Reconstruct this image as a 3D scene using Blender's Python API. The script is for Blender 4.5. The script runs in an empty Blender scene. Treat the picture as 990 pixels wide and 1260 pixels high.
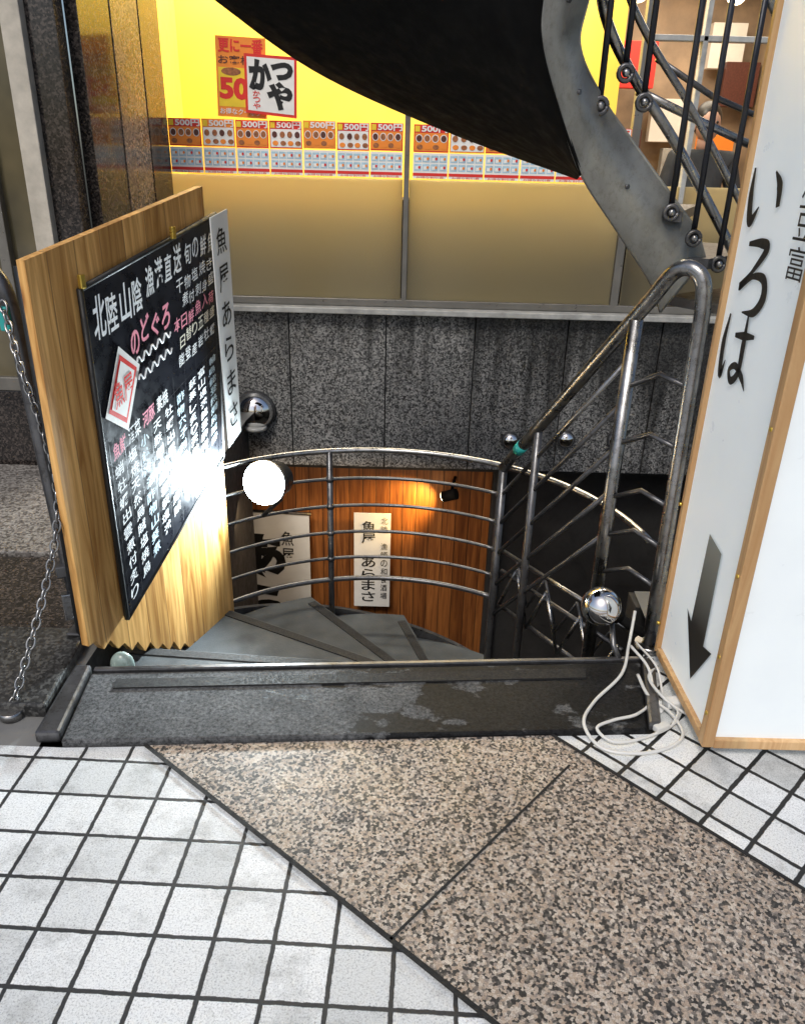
import bpy, bmesh, math, random
from mathutils import Vector, Matrix
random.seed(7)
scene=bpy.context.scene
COL=bpy.context.collection
R=math.radians

# ---------------------------------------------------------------- helpers
def group(name, loc=(0,0,0)):
    e=bpy.data.objects.new(name,None); e.empty_display_size=.1; e.location=loc
    COL.objects.link(e); return e
def new_obj(name, verts, faces, mat=None, parent=None, smooth=False):
    me=bpy.data.meshes.new(name); me.from_pydata([tuple(v) for v in verts],[],faces); me.update()
    o=bpy.data.objects.new(name,me); COL.objects.link(o)
    if mat: me.materials.append(mat)
    if smooth:
        for p in me.polygons: p.use_smooth=True
    if parent: o.parent=parent
    return o
def bevel(o,w=.004,seg=2):
    m=o.modifiers.new('b','BEVEL'); m.width=w; m.segments=seg; m.limit_method='ANGLE'; return o
def box(name,c,s,mat,parent=None,rz=0,bev=.004,rx=0,ry=0):
    x,y,z=[v/2 for v in s]
    vs=[Vector((i*x,j*y,k*z)) for i in(-1,1) for j in(-1,1) for k in(-1,1)]
    M=Matrix.Rotation(rz,3,'Z')@Matrix.Rotation(ry,3,'Y')@Matrix.Rotation(rx,3,'X')
    vs=[M@v+Vector(c) for v in vs]
    f=[(0,1,3,2),(4,6,7,5),(0,4,5,1),(2,3,7,6),(0,2,6,4),(1,5,7,3)]
    o=new_obj(name,vs,f,mat,parent)
    if bev: bevel(o,bev)
    return o
def prism(name,poly,z0,z1,mat,parent=None,bev=0):
    n=len(poly)
    vs=[(p[0],p[1],z0) for p in poly]+[(p[0],p[1],z1) for p in poly]
    f=[tuple(range(n-1,-1,-1)),tuple(range(n,2*n))]+[(i,(i+1)%n,n+(i+1)%n,n+i) for i in range(n)]
    o=new_obj(name,vs,f,mat,parent)
    if bev: bevel(o,bev)
    return o
def catmull(pts,n=8,closed=False):
    P=[Vector(p) for p in pts]; out=[]
    for i in range(len(P)-1):
        p0=P[i-1] if i>0 else P[i]*2-P[i+1]
        p1=P[i];p2=P[i+1]
        p3=P[i+2] if i+2<len(P) else P[i+1]*2-P[i]
        for k in range(n):
            t=k/n
            out.append(.5*((2*p1)+(-p0+p2)*t+(2*p0-5*p1+4*p2-p3)*t*t+(-p0+3*p1-3*p2+p3)*t**3))
    out.append(P[-1]); return out
def tube(name,pts,r,mat,parent=None,seg=10,flat=None):
    P=[Vector(p) for p in pts]; n=len(P); vs=[];fs=[]
    t0=(P[1]-P[0]).normalized()
    ref=Vector((0,0,1)) if abs(t0.z)<.9 else Vector((1,0,0))
    u=t0.cross(ref).normalized()
    for i in range(n):
        t=(P[min(i+1,n-1)]-P[max(i-1,0)]).normalized()
        u=(u-t*u.dot(t)).normalized(); v=t.cross(u)
        for k in range(seg):
            a=2*math.pi*k/seg
            vs.append(P[i]+u*math.cos(a)*r+v*math.sin(a)*(r if not flat else flat))
    for i in range(n-1):
        for k in range(seg):
            a=i*seg+k;b=i*seg+(k+1)%seg
            fs.append((a,b,b+seg,a+seg))
    fs.append(tuple(range(seg-1,-1,-1))); fs.append(tuple(range((n-1)*seg,n*seg)))
    return new_obj(name,vs,fs,mat,parent,smooth=True)
def sphere(name,c,r,mat,parent=None,sc=(1,1,1),seg=24,rings=14):
    vs=[];fs=[]
    for i in range(rings+1):
        th=math.pi*i/rings
        for k in range(seg):
            a=2*math.pi*k/seg
            vs.append((c[0]+r*sc[0]*math.sin(th)*math.cos(a),c[1]+r*sc[1]*math.sin(th)*math.sin(a),c[2]+r*sc[2]*math.cos(th)))
    for i in range(rings):
        for k in range(seg):
            a=i*seg+k;b=i*seg+(k+1)%seg
            fs.append((a,a+seg,b+seg,b))
    o=new_obj(name,vs,fs,mat,parent,smooth=True)
    bm=bmesh.new(); bm.from_mesh(o.data); bmesh.ops.remove_doubles(bm,verts=bm.verts,dist=1e-6); bm.to_mesh(o.data); bm.free()
    return o
def cyl(name,p0,p1,r,mat,parent=None,seg=20):
    o=tube(name,[p0,p1],r,mat,parent,seg)
    for p in o.data.polygons:
        if len(p.vertices)>4: p.use_smooth=False
    return o
_cache={}
def glyph(s,bold):
    k=(s,bold)
    if k in _cache: return _cache[k]
    c=bpy.data.curves.new('tmp','FONT'); c.body=s; c.size=1; c.offset=bold; c.resolution_u=3
    o=bpy.data.objects.new('tmp',c); COL.objects.link(o)
    dg=bpy.context.evaluated_depsgraph_get(); me=bpy.data.meshes.new_from_object(o.evaluated_get(dg))
    V=[v.co.copy() for v in me.vertices]; Fc=[tuple(p.vertices) for p in me.polygons]
    bpy.data.objects.remove(o); bpy.data.curves.remove(c); bpy.data.meshes.remove(me)
    if V:
        x0=min(v.x for v in V);x1=max(v.x for v in V);y0=min(v.y for v in V);y1=max(v.y for v in V)
        V=[((v.x-x0)/(x1-x0+1e-9),(v.y-y0)/(y1-y0+1e-9)) for v in V]
    _cache[k]=(V,Fc); return _cache[k]
class Sheet:
    """flat printed panel: BL,BR,TR,TL world corners; things are laid on it in its own u,v"""
    def __init__(s,bl,br,tr,tl):
        s.c=[Vector(p) for p in (bl,br,tr,tl)]
        s.n=(s.c[1]-s.c[0]).cross(s.c[3]-s.c[0]).normalized()
        s.parts={}
    def at(s,u,v,off=0):
        a=s.c[0].lerp(s.c[1],u); b=s.c[3].lerp(s.c[2],u); return a.lerp(b,v)+s.n*off
    def _add(s,mat,vs,fs):
        V,Fc=s.parts.setdefault(mat.name,([],[])); b=len(V); V.extend(vs); Fc.extend([tuple(i+b for i in f) for f in fs])
    def text(s,t,u0,v0,u1,v1,mat,off=.004,bold=.0,skew=0):
        V,Fc=glyph(t,bold)
        s._add(mat,[s.at(u0+(u1-u0)*(x+skew*y),v0+(v1-v0)*y,off) for x,y in V],Fc)
    def vtext(s,t,uc,v1,v0,w,mat,off=.004,bold=.0,jit=0,gap=.1):
        n=len(t); h=(v1-v0)/n
        for i,ch in enumerate(t):
            if ch==' ': continue
            a=v1-h*(i+1)+h*gap/2; b=v1-h*i-h*gap/2; j=random.uniform(-jit,jit)
            s.text(ch,uc-w/2+j,a,uc+w/2+j,b,mat,off,bold,skew=random.uniform(-jit,jit)*3)
    def poly(s,pts,mat,off=.002):
        s._add(mat,[s.at(u,v,off) for u,v in pts],[tuple(range(len(pts)))])
    def rect(s,u0,v0,u1,v1,mat,off=.002):
        s.poly([(u0,v0),(u1,v0),(u1,v1),(u0,v1)],mat,off)
    def disc(s,u,v,ru,rv,mat,off=.003,n=14):
        s.poly([(u+ru*math.cos(2*math.pi*i/n),v+rv*math.sin(2*math.pi*i/n)) for i in range(n)],mat,off)
    def body(s,name,thick,mat,parent,bev=.001):
        fr=s.c; bk=[p-s.n*thick for p in s.c]
        o=new_obj(name,fr+bk,[(0,1,2,3),(7,6,5,4),(0,4,5,1),(1,5,6,2),(2,6,7,3),(3,7,4,0)],mat,parent)
        if bev: bevel(o,bev)
        return o
    def flush(s,name,parent):
        for k,(V,Fc) in s.parts.items():
            new_obj(name+'_'+k,V,Fc,bpy.data.materials[k],parent)
        s.parts={}

# ---------------------------------------------------------------- materials
def base_mat(name):
    m=bpy.data.materials.new(name); m.use_nodes=True; nt=m.node_tree
    b=nt.nodes['Principled BSDF']; return m,nt,b
def ramp(nt,stops,interp='LINEAR'):
    r=nt.nodes.new('ShaderNodeValToRGB'); r.color_ramp.interpolation=interp
    el=r.color_ramp.elements
    while len(el)<len(stops): el.new(.5)
    for e,(p,c) in zip(el,stops):
        e.position=p; e.color=(*c,1) if len(c)==3 else c
    return r
def coords(nt,rot=(0,0,0),scale=(1,1,1),loc=(0,0,0)):
    tc=nt.nodes.new('ShaderNodeTexCoord'); mp=nt.nodes.new('ShaderNodeMapping')
    mp.inputs['Rotation'].default_value=rot; mp.inputs['Scale'].default_value=scale; mp.inputs['Location'].default_value=loc
    nt.links.new(tc.outputs['Object'],mp.inputs['Vector']); return mp.outputs['Vector']
def noise(nt,vec,scale,detail=4,rough=.6):
    n=nt.nodes.new('ShaderNodeTexNoise'); n.inputs['Scale'].default_value=scale; n.inputs['Detail'].default_value=detail; n.inputs['Roughness'].default_value=rough
    nt.links.new(vec,n.inputs['Vector']); return n.outputs['Fac']
def mixc(nt,fac,a,b,mode='MIX'):
    n=nt.nodes.new('ShaderNodeMix'); n.data_type='RGBA'; n.blend_type=mode
    for i,v in ((0,fac),(6,a),(7,b)):
        if isinstance(v,bpy.types.NodeSocket): nt.links.new(v,n.inputs[i])
        else: n.inputs[i].default_value=v if i==0 else (*v,1)
    return n.outputs[2]
def math2(nt,op,a,b_):
    n=nt.nodes.new('ShaderNodeMath'); n.operation=op
    for i,v in enumerate((a,b_)):
        if isinstance(v,bpy.types.NodeSocket): nt.links.new(v,n.inputs[i])
        else: n.inputs[i].default_value=v
    return n.outputs[0]
def maprange(nt,src,a,b_,c,d):
    mr=nt.nodes.new('ShaderNodeMapRange'); nt.links.new(src,mr.inputs[0])
    for i,v in zip((1,2,3,4),(a,b_,c,d)): mr.inputs[i].default_value=v
    return mr.outputs[0]
def bump(nt,b,h,strength=.3,dist=.002):
    n=nt.nodes.new('ShaderNodeBump'); n.inputs['Strength'].default_value=strength; n.inputs['Distance'].default_value=dist
    nt.links.new(h,n.inputs['Height']); nt.links.new(n.outputs[0],b.inputs['Normal'])
def plain(name,c,rough=.5,metal=0,var=.15,vs=6,bumpy=0,emit=0,spec=None,ecol=None,scratch=0):
    m,nt,b=base_mat(name); v=coords(nt)
    f=noise(nt,v,vs,5)
    r=ramp(nt,[(.3,tuple(x*(1-var) for x in c)),(.7,tuple(min(1,x*(1+var)) for x in c))]); nt.links.new(f,r.inputs[0])
    col=r.outputs[0]
    if scratch:
        g=noise(nt,v,38,8,.8); rg=ramp(nt,[(.36,(.45,.40,.34)),(.50,(1,1,1))]); nt.links.new(g,rg.inputs[0])
        col=mixc(nt,scratch,col,rg.outputs[0],'MULTIPLY')
    nt.links.new(col,b.inputs['Base Color'])
    f2=noise(nt,v,vs*4,4); rr=ramp(nt,[(.3,(max(.03,rough*.75),)*3),(.7,(min(1,rough*1.25),)*3)]); nt.links.new(f2,rr.inputs[0]); nt.links.new(rr.outputs[0],b.inputs['Roughness'])
    b.inputs['Metallic'].default_value=metal
    if spec is not None: b.inputs['Specular IOR Level'].default_value=spec
    if bumpy: bump(nt,b,noise(nt,v,bumpy,6),.35,.003)
    if emit:
        b.inputs['Emission Color'].default_value=(*(ecol or c),1); b.inputs['Emission Strength'].default_value=emit
    return m
def granite(name,cols,scale=110,rough=.35,dirt=.4,bumps=.1,streak=False,fine=.35):
    m,nt,b=base_mat(name); v=coords(nt)
    vo=nt.nodes.new('ShaderNodeTexVoronoi'); vo.inputs['Scale'].default_value=scale
    nd=nt.nodes.new('ShaderNodeTexNoise'); nd.inputs['Scale'].default_value=scale*1.6; nd.inputs['Detail'].default_value=3; nt.links.new(v,nd.inputs['Vector'])
    va=nt.nodes.new('ShaderNodeVectorMath'); va.operation='MULTIPLY_ADD'; nt.links.new(nd.outputs['Color'],va.inputs[0]); va.inputs[1].default_value=(1.0/scale,)*3; nt.links.new(v,va.inputs[2])
    nt.links.new(va.outputs[0],vo.inputs['Vector'])
    sp=nt.nodes.new('ShaderNodeSeparateColor'); nt.links.new(vo.outputs['Color'],sp.inputs[0])
    n=len(cols); r=ramp(nt,[(i/n,c) for i,c in enumerate(cols)],'CONSTANT'); nt.links.new(sp.outputs[0],r.inputs[0])
    fn=noise(nt,v,scale*3,3,.7); rf=ramp(nt,[(.35,(1-fine,)*3),(.62,(1,1,1))]); nt.links.new(fn,rf.inputs[0])
    c0=mixc(nt,1.0,r.outputs[0],rf.outputs[0],'MULTIPLY')
    big=noise(nt,v,2.5,6,.65); rb=ramp(nt,[(.35,(1-dirt,)*3),(.65,(1,1,1))]); nt.links.new(big,rb.inputs[0])
    c=mixc(nt,1.0,c0,rb.outputs[0],'MULTIPLY')
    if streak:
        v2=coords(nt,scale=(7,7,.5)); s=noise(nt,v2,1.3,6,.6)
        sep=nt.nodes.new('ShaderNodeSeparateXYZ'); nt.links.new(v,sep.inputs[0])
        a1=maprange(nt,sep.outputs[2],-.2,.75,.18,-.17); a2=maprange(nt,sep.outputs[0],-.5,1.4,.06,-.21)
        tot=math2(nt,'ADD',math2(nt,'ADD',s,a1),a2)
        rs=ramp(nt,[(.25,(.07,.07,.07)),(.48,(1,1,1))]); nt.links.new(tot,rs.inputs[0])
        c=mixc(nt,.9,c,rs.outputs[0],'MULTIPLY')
    nt.links.new(c,b.inputs['Base Color'])
    f2=noise(nt,v,9,4); rr=ramp(nt,[(.3,(rough*.6,)*3),(.7,(min(1,rough*1.5),)*3)]); nt.links.new(f2,rr.inputs[0]); nt.links.new(rr.outputs[0],b.inputs['Roughness'])
    if bumps: bump(nt,b,sp.outputs[1],bumps,.001)
    return m
def tiles(name,rot,off,size=.135,mortar=.0055,c1=(.56,.58,.58),c2=(.82,.84,.84),grout=(.035,.035,.035)):
    m,nt,b=base_mat(name); v=coords(nt,rot=(0,0,rot),loc=off)
    br=nt.nodes.new('ShaderNodeTexBrick'); br.offset=0; br.squash=1
    br.inputs['Scale'].default_value=1; br.inputs['Brick Width'].default_value=size; br.inputs['Row Height'].default_value=size
    br.inputs['Mortar Size'].default_value=mortar; br.inputs['Mortar Smooth'].default_value=.3
    br.inputs['Color1'].default_value=(*c1,1); br.inputs['Color2'].default_value=(*c2,1); br.inputs['Mortar'].default_value=(*grout,1)
    nd=nt.nodes.new('ShaderNodeTexNoise'); nd.inputs['Scale'].default_value=55; nd.inputs['Detail'].default_value=4; nt.links.new(v,nd.inputs['Vector'])
    va=nt.nodes.new('ShaderNodeVectorMath'); va.operation='MULTIPLY_ADD'; nt.links.new(nd.outputs['Color'],va.inputs[0]); va.inputs[1].default_value=(.0055,)*3; nt.links.new(v,va.inputs[2])
    nt.links.new(va.outputs[0],br.inputs['Vector'])
    sp=noise(nt,v,230,4,.8); rs=ramp(nt,[(.34,(.32,.33,.35)),(.44,(.78,.78,.79)),(.54,(1,1,1))]); nt.links.new(sp,rs.inputs[0])
    c=mixc(nt,.9,br.outputs['Color'],rs.outputs[0],'MULTIPLY')
    dd=noise(nt,v,3.2,9,.75); rd=ramp(nt,[(.36,(.50,.50,.49)),(.50,(1,1,1))]); nt.links.new(dd,rd.inputs[0])
    c=mixc(nt,.75,c,rd.outputs[0],'MULTIPLY')
    nt.links.new(c,b.inputs['Base Color'])
    b.inputs['Roughness'].default_value=.5
    inv=math2(nt,'SUBTRACT',1.0,br.outputs['Fac'])
    h=math2(nt,'ADD',math2(nt,'MULTIPLY',sp,.35),inv)
    bump(nt,b,h,.6,.003)
    return m
def wood(name,c1,c2,rot=(0,0,0),plank=.075,rough=.45,gap=(.1,.06,.03),knots=False,gw=.035):
    m,nt,b=base_mat(name); v=coords(nt,rot=rot)
    sep=nt.nodes.new('ShaderNodeSeparateXYZ'); nt.links.new(v,sep.inputs[0])
    dv=math2(nt,'DIVIDE',sep.outputs[0],plank)
    fl=nt.nodes.new('ShaderNodeMath'); fl.operation='FLOOR'; nt.links.new(dv,fl.inputs[0])
    fr=nt.nodes.new('ShaderNodeMath'); fr.operation='FRACT'; nt.links.new(dv,fr.inputs[0])
    wn=nt.nodes.new('ShaderNodeTexWhiteNoise'); wn.noise_dimensions='1D'; nt.links.new(fl.outputs[0],wn.inputs['W'])
    mp=nt.nodes.new('ShaderNodeMapping'); mp.inputs['Scale'].default_value=(28,28,1.6); nt.links.new(v,mp.inputs['Vector'])
    va=nt.nodes.new('ShaderNodeVectorMath'); va.operation='MULTIPLY_ADD'; nt.links.new(wn.outputs['Color'],va.inputs[0]); va.inputs[1].default_value=(40,40,40); nt.links.new(mp.outputs[0],va.inputs[2])
    g=nt.nodes.new('ShaderNodeTexNoise'); g.inputs['Scale'].default_value=1; g.inputs['Detail'].default_value=8; g.inputs['Distortion'].default_value=1.6; nt.links.new(va.outputs[0],g.inputs['Vector'])
    r=ramp(nt,[(.32,c1),(.5,tuple((a+bb)/2 for a,bb in zip(c1,c2))),(.68,c2)]); nt.links.new(g.outputs['Fac'],r.inputs[0])
    pv=ramp(nt,[(0,(.62,.58,.52)),(1,(1.0,1.0,1.0))]); nt.links.new(wn.outputs['Value'],pv.inputs[0])
    c=mixc(nt,1.0,r.outputs[0],pv.outputs[0],'MULTIPLY')
    if knots:
        mk=nt.nodes.new('ShaderNodeMapping'); mk.inputs['Scale'].default_value=(9,9,3.2); nt.links.new(v,mk.inputs['Vector'])
        vk=nt.nodes.new('ShaderNodeTexVoronoi'); vk.inputs['Scale'].default_value=1; nt.links.new(mk.outputs[0],vk.inputs['Vector'])
        rk=ramp(nt,[(.05,(.30,.18,.10)),(.12,(.8,.7,.6)),(.18,(1,1,1))]); nt.links.new(vk.outputs['Distance'],rk.inputs[0])
        c=mixc(nt,.9,c,rk.outputs[0],'MULTIPLY')
    e=ramp(nt,[(0,(0,0,0)),(gw,(1,1,1)),(1-gw,(1,1,1)),(1,(0,0,0))]); nt.links.new(fr.outputs[0],e.inputs[0])
    c=mixc(nt,e.outputs[0],gap,c)
    nt.links.new(c,b.inputs['Base Color']); b.inputs['Roughness'].default_value=rough
    bump(nt,b,e.outputs[0],.5,.003)
    return m

M={}
M['steel']=plain('brushed_steel',(.34,.34,.34),.30,1,.35,5,scratch=.7)
M['steel_dk']=plain('dark_steel',(.12,.12,.125),.36,.8,.35,7,scratch=.7)
M['plate']=plain('stringer_paint',(.27,.27,.25),.42,.45,.40,3,bumpy=40,scratch=.4)
M['black']=plain('black_paint',(.005,.005,.005),.75,0,.4,4,spec=.12)
M['blackmetal']=plain('black_metal',(.03,.032,.04),.35,.5,.3,6)
M['chrome']=plain('mirror_chrome',(.75,.75,.75),.06,1,.08,4)
M['tread']=plain('stair_tread',(.042,.047,.050),.85,0,.5,7,bumpy=160)
M['strip']=plain('anti_slip_strip',(.010,.010,.010),.85,0,.3,30,bumpy=300)
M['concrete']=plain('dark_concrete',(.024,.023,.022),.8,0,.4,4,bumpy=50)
M['floor_b']=plain('basement_floor',(.04,.038,.035),.6,0,.4,4)
M['white']=plain('white_acrylic',(.76,.81,.83),.35,0,.05,3,emit=.18,ecol=(.85,.95,1))
M['cloth']=plain('banner_cloth',(.66,.67,.66),.8,0,.1,5)
M['ink']=plain('black_ink',(.006,.006,.006),.6,0,.1)
M['chalk']=plain('chalk_white',(.85,.86,.85),.8,0,.12,60)
M['pink']=plain('chalk_pink',(.85,.30,.38),.8,0,.1,60)
M['yel']=plain('chalk_yellow',(.8,.75,.6),.8,0,.1,60)
M['cyan']=plain('chalk_blue',(.60,.74,.80),.8,0,.1,60)
M['red']=plain('print_red',(.72,.03,.02),.5,0,.08,10)
M['orange']=plain('print_orange',(.90,.27,.03),.5,0,.08,10)
M['paper']=plain('print_paper',(.85,.83,.78),.5,0,.06,10)
M['pyel']=plain('print_yellow',(.9,.62,.03),.5,0,.08,10)
M['pblue']=plain('print_blue',(.42,.60,.70),.5,0,.2,30)
M['brown']=plain('print_food_brown',(.34,.12,.04),.5,0,.5,60)
M['dbrown']=plain('print_dark',(.10,.03,.02),.5,0,.3,60)
M['frame']=plain('window_frame',(.20,.19,.17),.35,.6,.15,6)
M['cap']=plain('stone_cap',(.36,.36,.34),.4,0,.3,12)
M['board']=plain('chalkboard',(.010,.011,.016),.30,0,.4,6)
M['cable']=plain('cable_white',(.6,.6,.58),.4,0,.1)
M['teal']=plain('teal_tape',(.02,.30,.28),.4,0,.1)
M['brass']=plain('brass_clip',(.7,.5,.1),.3,.9,.1)
M['skin']=plain('skin',(.55,.33,.24),.5,0,.08)
M['hair']=plain('hair',(.01,.008,.007),.45,0,.2)
M['cloth_dk']=plain('dark_jacket',(.03,.035,.04),.8,0,.3)
M['yellow']=plain('yellow_wall',(.93,.66,.085),.6,0,.03,2)
M['ceil']=plain('shop_ceiling',(.50,.42,.32),.7,0,.1)
M['cabinet']=plain('blocker_dark',(.03,.025,.02),.6,0,.2)  # dark surface of the added light blocker behind the frosted panes
M['interior']=plain('shop_interior',(.34,.25,.17),.6,0,.5,2.5)
M['plastic']=plain('wrap_plastic',(.22,.28,.26),.25,0,.4,20)
M['beige']=plain('stone_edge',(.46,.42,.35),.55,0,.2,15,bumpy=80)
M['lwood']=wood('sign_frame_wood',(.60,.34,.15),(.80,.55,.29),plank=.5,gap=(.6,.4,.2))
tang=math.atan2(.942,.336)
M['bwood']=wood('board_wood',(.40,.18,.04),(.88,.52,.18),rot=(0,0,-tang),plank=.11,gap=(.20,.10,.03),knots=True,gw=.02)
M['wwood']=wood('basement_wood',(.15,.045,.010),(.38,.14,.035),plank=.10,gap=(.008,.004,.002),rough=.5,gw=.05)
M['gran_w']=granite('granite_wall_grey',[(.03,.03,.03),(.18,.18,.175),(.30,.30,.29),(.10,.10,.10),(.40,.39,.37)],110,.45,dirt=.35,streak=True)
M['gran_f']=granite('granite_floor_pink',[(.03,.027,.025),(.52,.42,.33),(.22,.19,.165),(.68,.60,.51),(.46,.36,.28),(.10,.09,.08),(.60,.52,.44),(.36,.31,.27),(.04,.038,.036),(.56,.46,.37)],150,.5,dirt=.2,bumps=.15,fine=.55)
M['gran_d']=granite('granite_dark_polished',[(.018,.016,.015),(.05,.042,.038),(.10,.082,.072),(.03,.026,.024)],120,.12,dirt=.4)
M['gran_b']=granite('granite_brown',[(.04,.03,.025),(.15,.11,.09),(.24,.18,.15),(.09,.07,.06)],110,.25,dirt=.35)
M['gran_k']=granite('granite_kerb',[(.02,.02,.02),(.06,.06,.058),(.11,.11,.105),(.035,.035,.035)],110,.4,dirt=.4)
M['tileL']=tiles('paving_tile',R(2),(.03,.035,0),size=.131,mortar=.006)
M['tileR']=tiles('paving_tile_diagonal',R(45),(.02,.02,0),size=.122,mortar=.0070,grout=(.010,.010,.010))
M['stone_l']=granite('neighbour_floor',[(.10,.09,.08),(.3,.28,.26),(.2,.18,.165),(.38,.36,.33)],100,.35)
M['asphalt']=plain('pavement_grey',(.16,.16,.155),.8,0,.2,3,bumpy=80)
def landing_mat():
    m,nt,b=base_mat('landing_stone'); v=coords(nt)
    f=noise(nt,v,85,8,.85); r=ramp(nt,[(.38,(.022,.023,.024)),(.62,(.17,.175,.18))]); nt.links.new(f,r.inputs[0])
    fb=noise(nt,v,6,6,.7); rb=ramp(nt,[(.35,(.6,.6,.6)),(.6,(1,1,1))]); nt.links.new(fb,rb.inputs[0])
    c0=mixc(nt,1.0,r.outputs[0],rb.outputs[0],'MULTIPLY')
    v2=coords(nt,scale=(1,1.5,1),loc=(.3,.1,0)); w=noise(nt,v2,4.0,8,.62)
    sep=nt.nodes.new('ShaderNodeSeparateXYZ'); nt.links.new(v,sep.inputs[0])
    tot=math2(nt,'ADD',w,maprange(nt,sep.outputs[0],-.6,.35,-.16,.09))
    rw=ramp(nt,[(.49,(0,0,0)),(.515,(1,1,1))]); nt.links.new(tot,rw.inputs[0])
    wet=mixc(nt,1.0,c0,(.14,.14,.145),'MULTIPLY')
    c=mixc(nt,rw.outputs[0],c0,wet); nt.links.new(c,b.inputs['Base Color'])
    rr=ramp(nt,[(0,(.85,.85,.85)),(1,(.48,.48,.48))]); nt.links.new(rw.outputs[0],rr.inputs[0]); nt.links.new(rr.outputs[0],b.inputs['Roughness'])
    b.inputs['Specular IOR Level'].default_value=.12
    bump(nt,b,f,.5,.002); return m
M['landing']=landing_mat()
def frosted():
    m,nt,b=base_mat('frosted_glass'); out=nt.nodes['Material Output']
    b.inputs['Base Color'].default_value=(.075,.068,.050,1); b.inputs['Roughness'].default_value=.18
    b.inputs['Specular IOR Level'].default_value=.9
    tr=nt.nodes.new('ShaderNodeBsdfTranslucent'); tr.inputs[0].default_value=(.86,.80,.62,1)
    mx=nt.nodes.new('ShaderNodeMixShader'); mx.inputs[0].default_value=.62
    nt.links.new(b.outputs[0],mx.inputs[1]); nt.links.new(tr.outputs[0],mx.inputs[2]); nt.links.new(mx.outputs[0],out.inputs[0])
    v=coords(nt); bump(nt,b,noise(nt,v,1.5,3),.05,.01); return m
M['frost']=frosted()
def sideglass():
    m,nt,b=base_mat('side_shop_glass'); v=coords(nt)
    f=noise(nt,v,1.2,4); r=ramp(nt,[(.3,(.04,.036,.022)),(.7,(.22,.18,.10))]); nt.links.new(f,r.inputs[0]); nt.links.new(r.outputs[0],b.inputs['Base Color'])
    b.inputs['Roughness'].default_value=.08; return m
M['sglass']=sideglass()
def emis(name,c,s):
    m=bpy.data.materials.new(name); m.use_nodes=True; nt=m.node_tree; nt.nodes.clear()
    e=nt.nodes.new('ShaderNodeEmission'); e.inputs[0].default_value=(*c,1); e.inputs[1].default_value=s
    o=nt.nodes.new('ShaderNodeOutputMaterial'); nt.links.new(e.outputs[0],o.inputs[0]); return m
M['lamp_cool']=emis('lamp_cool',(.80,.95,1),70)
M['lamp_warm']=emis('lamp_warm',(1,.8,.45),12)
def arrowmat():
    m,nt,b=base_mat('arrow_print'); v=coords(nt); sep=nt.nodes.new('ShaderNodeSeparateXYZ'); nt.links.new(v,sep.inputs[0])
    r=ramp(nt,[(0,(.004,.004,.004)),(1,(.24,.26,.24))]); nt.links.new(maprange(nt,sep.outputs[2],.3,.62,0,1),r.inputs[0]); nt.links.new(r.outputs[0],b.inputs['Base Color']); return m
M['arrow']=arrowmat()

# ---------------------------------------------------------------- ground
gv=[];gf=[]
def addq(pts,z):
    b=len(gv); gv.extend([(p[0],p[1],z) for p in pts]); gf.append(tuple(range(b,b+len(pts))))
def sf(x): return 1.8145+.0705*x
addq([(-40,-40),(40,-40),(40,sf(1.5)),(.90,sf(.9)),(-1.03,sf(-1.03)),(-40,sf(-3))],0)
addq([(-40,sf(-3)),(-1.03,sf(-1.03)),(-1.05,2.08),(-1.05,6),(-40,6)],0)
addq([(.90,sf(.9)),(40,sf(1.5)),(40,2.75),(.95,2.75)],0)
new_obj('ground',gv,gf,M['asphalt'])
z=.004
pave=group('pavement')
L0=(-.725,1.757); L1=(-.002,1.161); L2=(.55,.70); L3=(1.9,-.55); L4=(6,-4.6)
Ra=(.464,1.847); Rb=(.978,1.315); Rc=(5.6,-3.3)
new_obj('paving_left',[(-8,-8,z),(6,-8,z),(L4[0],L4[1],z),(L3[0],L3[1],z),(L2[0],L2[1],z),(L1[0],L1[1],z),(L0[0],L0[1],z),(-.95,sf(-.95)-.004,z),(-8,1.85,z)],[(0,1,2,3,4,5,6,7,8)],M['tileL'],pave)
new_obj('granite_band',[(L0[0],L0[1],z*2),(L1[0],L1[1],z*2),(L2[0],L2[1],z*2),(L3[0],L3[1],z*2),(L4[0],L4[1],z*2),(Rc[0]+2,Rc[1],z*2),(Rb[0],Rb[1],z*2),(Ra[0],Ra[1],z*2)],[(0,1,2,3,4,5,6,7)],M['gran_f'],pave)
new_obj('paving_right',[(Ra[0],Ra[1],z),(Rb[0],Rb[1],z),(Rc[0],Rc[1],z),(8,-3,z),(8,2.6,z),(1.0,2.6,z),(.86,2.3,z),(.80,sf(.8),z)],[(0,1,2,3,4,5,6,7)],M['tileR'],pave)
def seam(name,p,q,w,par):
    p=Vector((*p,0));q=Vector((*q,0)); d=(q-p).normalized(); n=Vector((-d.y,d.x,0))*w/2
    zz=Vector((0,0,.0115)); new_obj(name,[p-n+zz,q-n+zz,q+n+zz,p+n+zz],[(0,1,2,3)],M['strip'],par)
seam('joint_1',L0,L1,.013,pave); seam('joint_2',L1,L2,.013,pave); seam('joint_3',L2,L3,.013,pave)
seam('joint_4',(.494,1.719),(-.002,1.161),.007,pave); seam('joint_5',Ra,Rb,.012,pave); seam('joint_6',Rb,(3,-.75),.012,pave)
seam('joint_7',(1.3,.95),(.8,.46),.007,pave)
prism('granite_kerb',[(-3,1.875),(-1.06,1.875),(-1.09,2.30),(-3,2.30)],0,.05,M['gran_k'],pave,bev=.008)
prism('granite_kerb_back',[(-3,2.31),(-1.09,2.31),(-1.15,2.86),(-3,2.86)],0,.03,M['gran_d'],pave,bev=.006)
prism('neighbour_floor',[(-3,2.87),(-1.3,2.87),(-1.35,3.88),(-3,3.88)],0,.045,M['stone_l'],pave,bev=.006)

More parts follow.
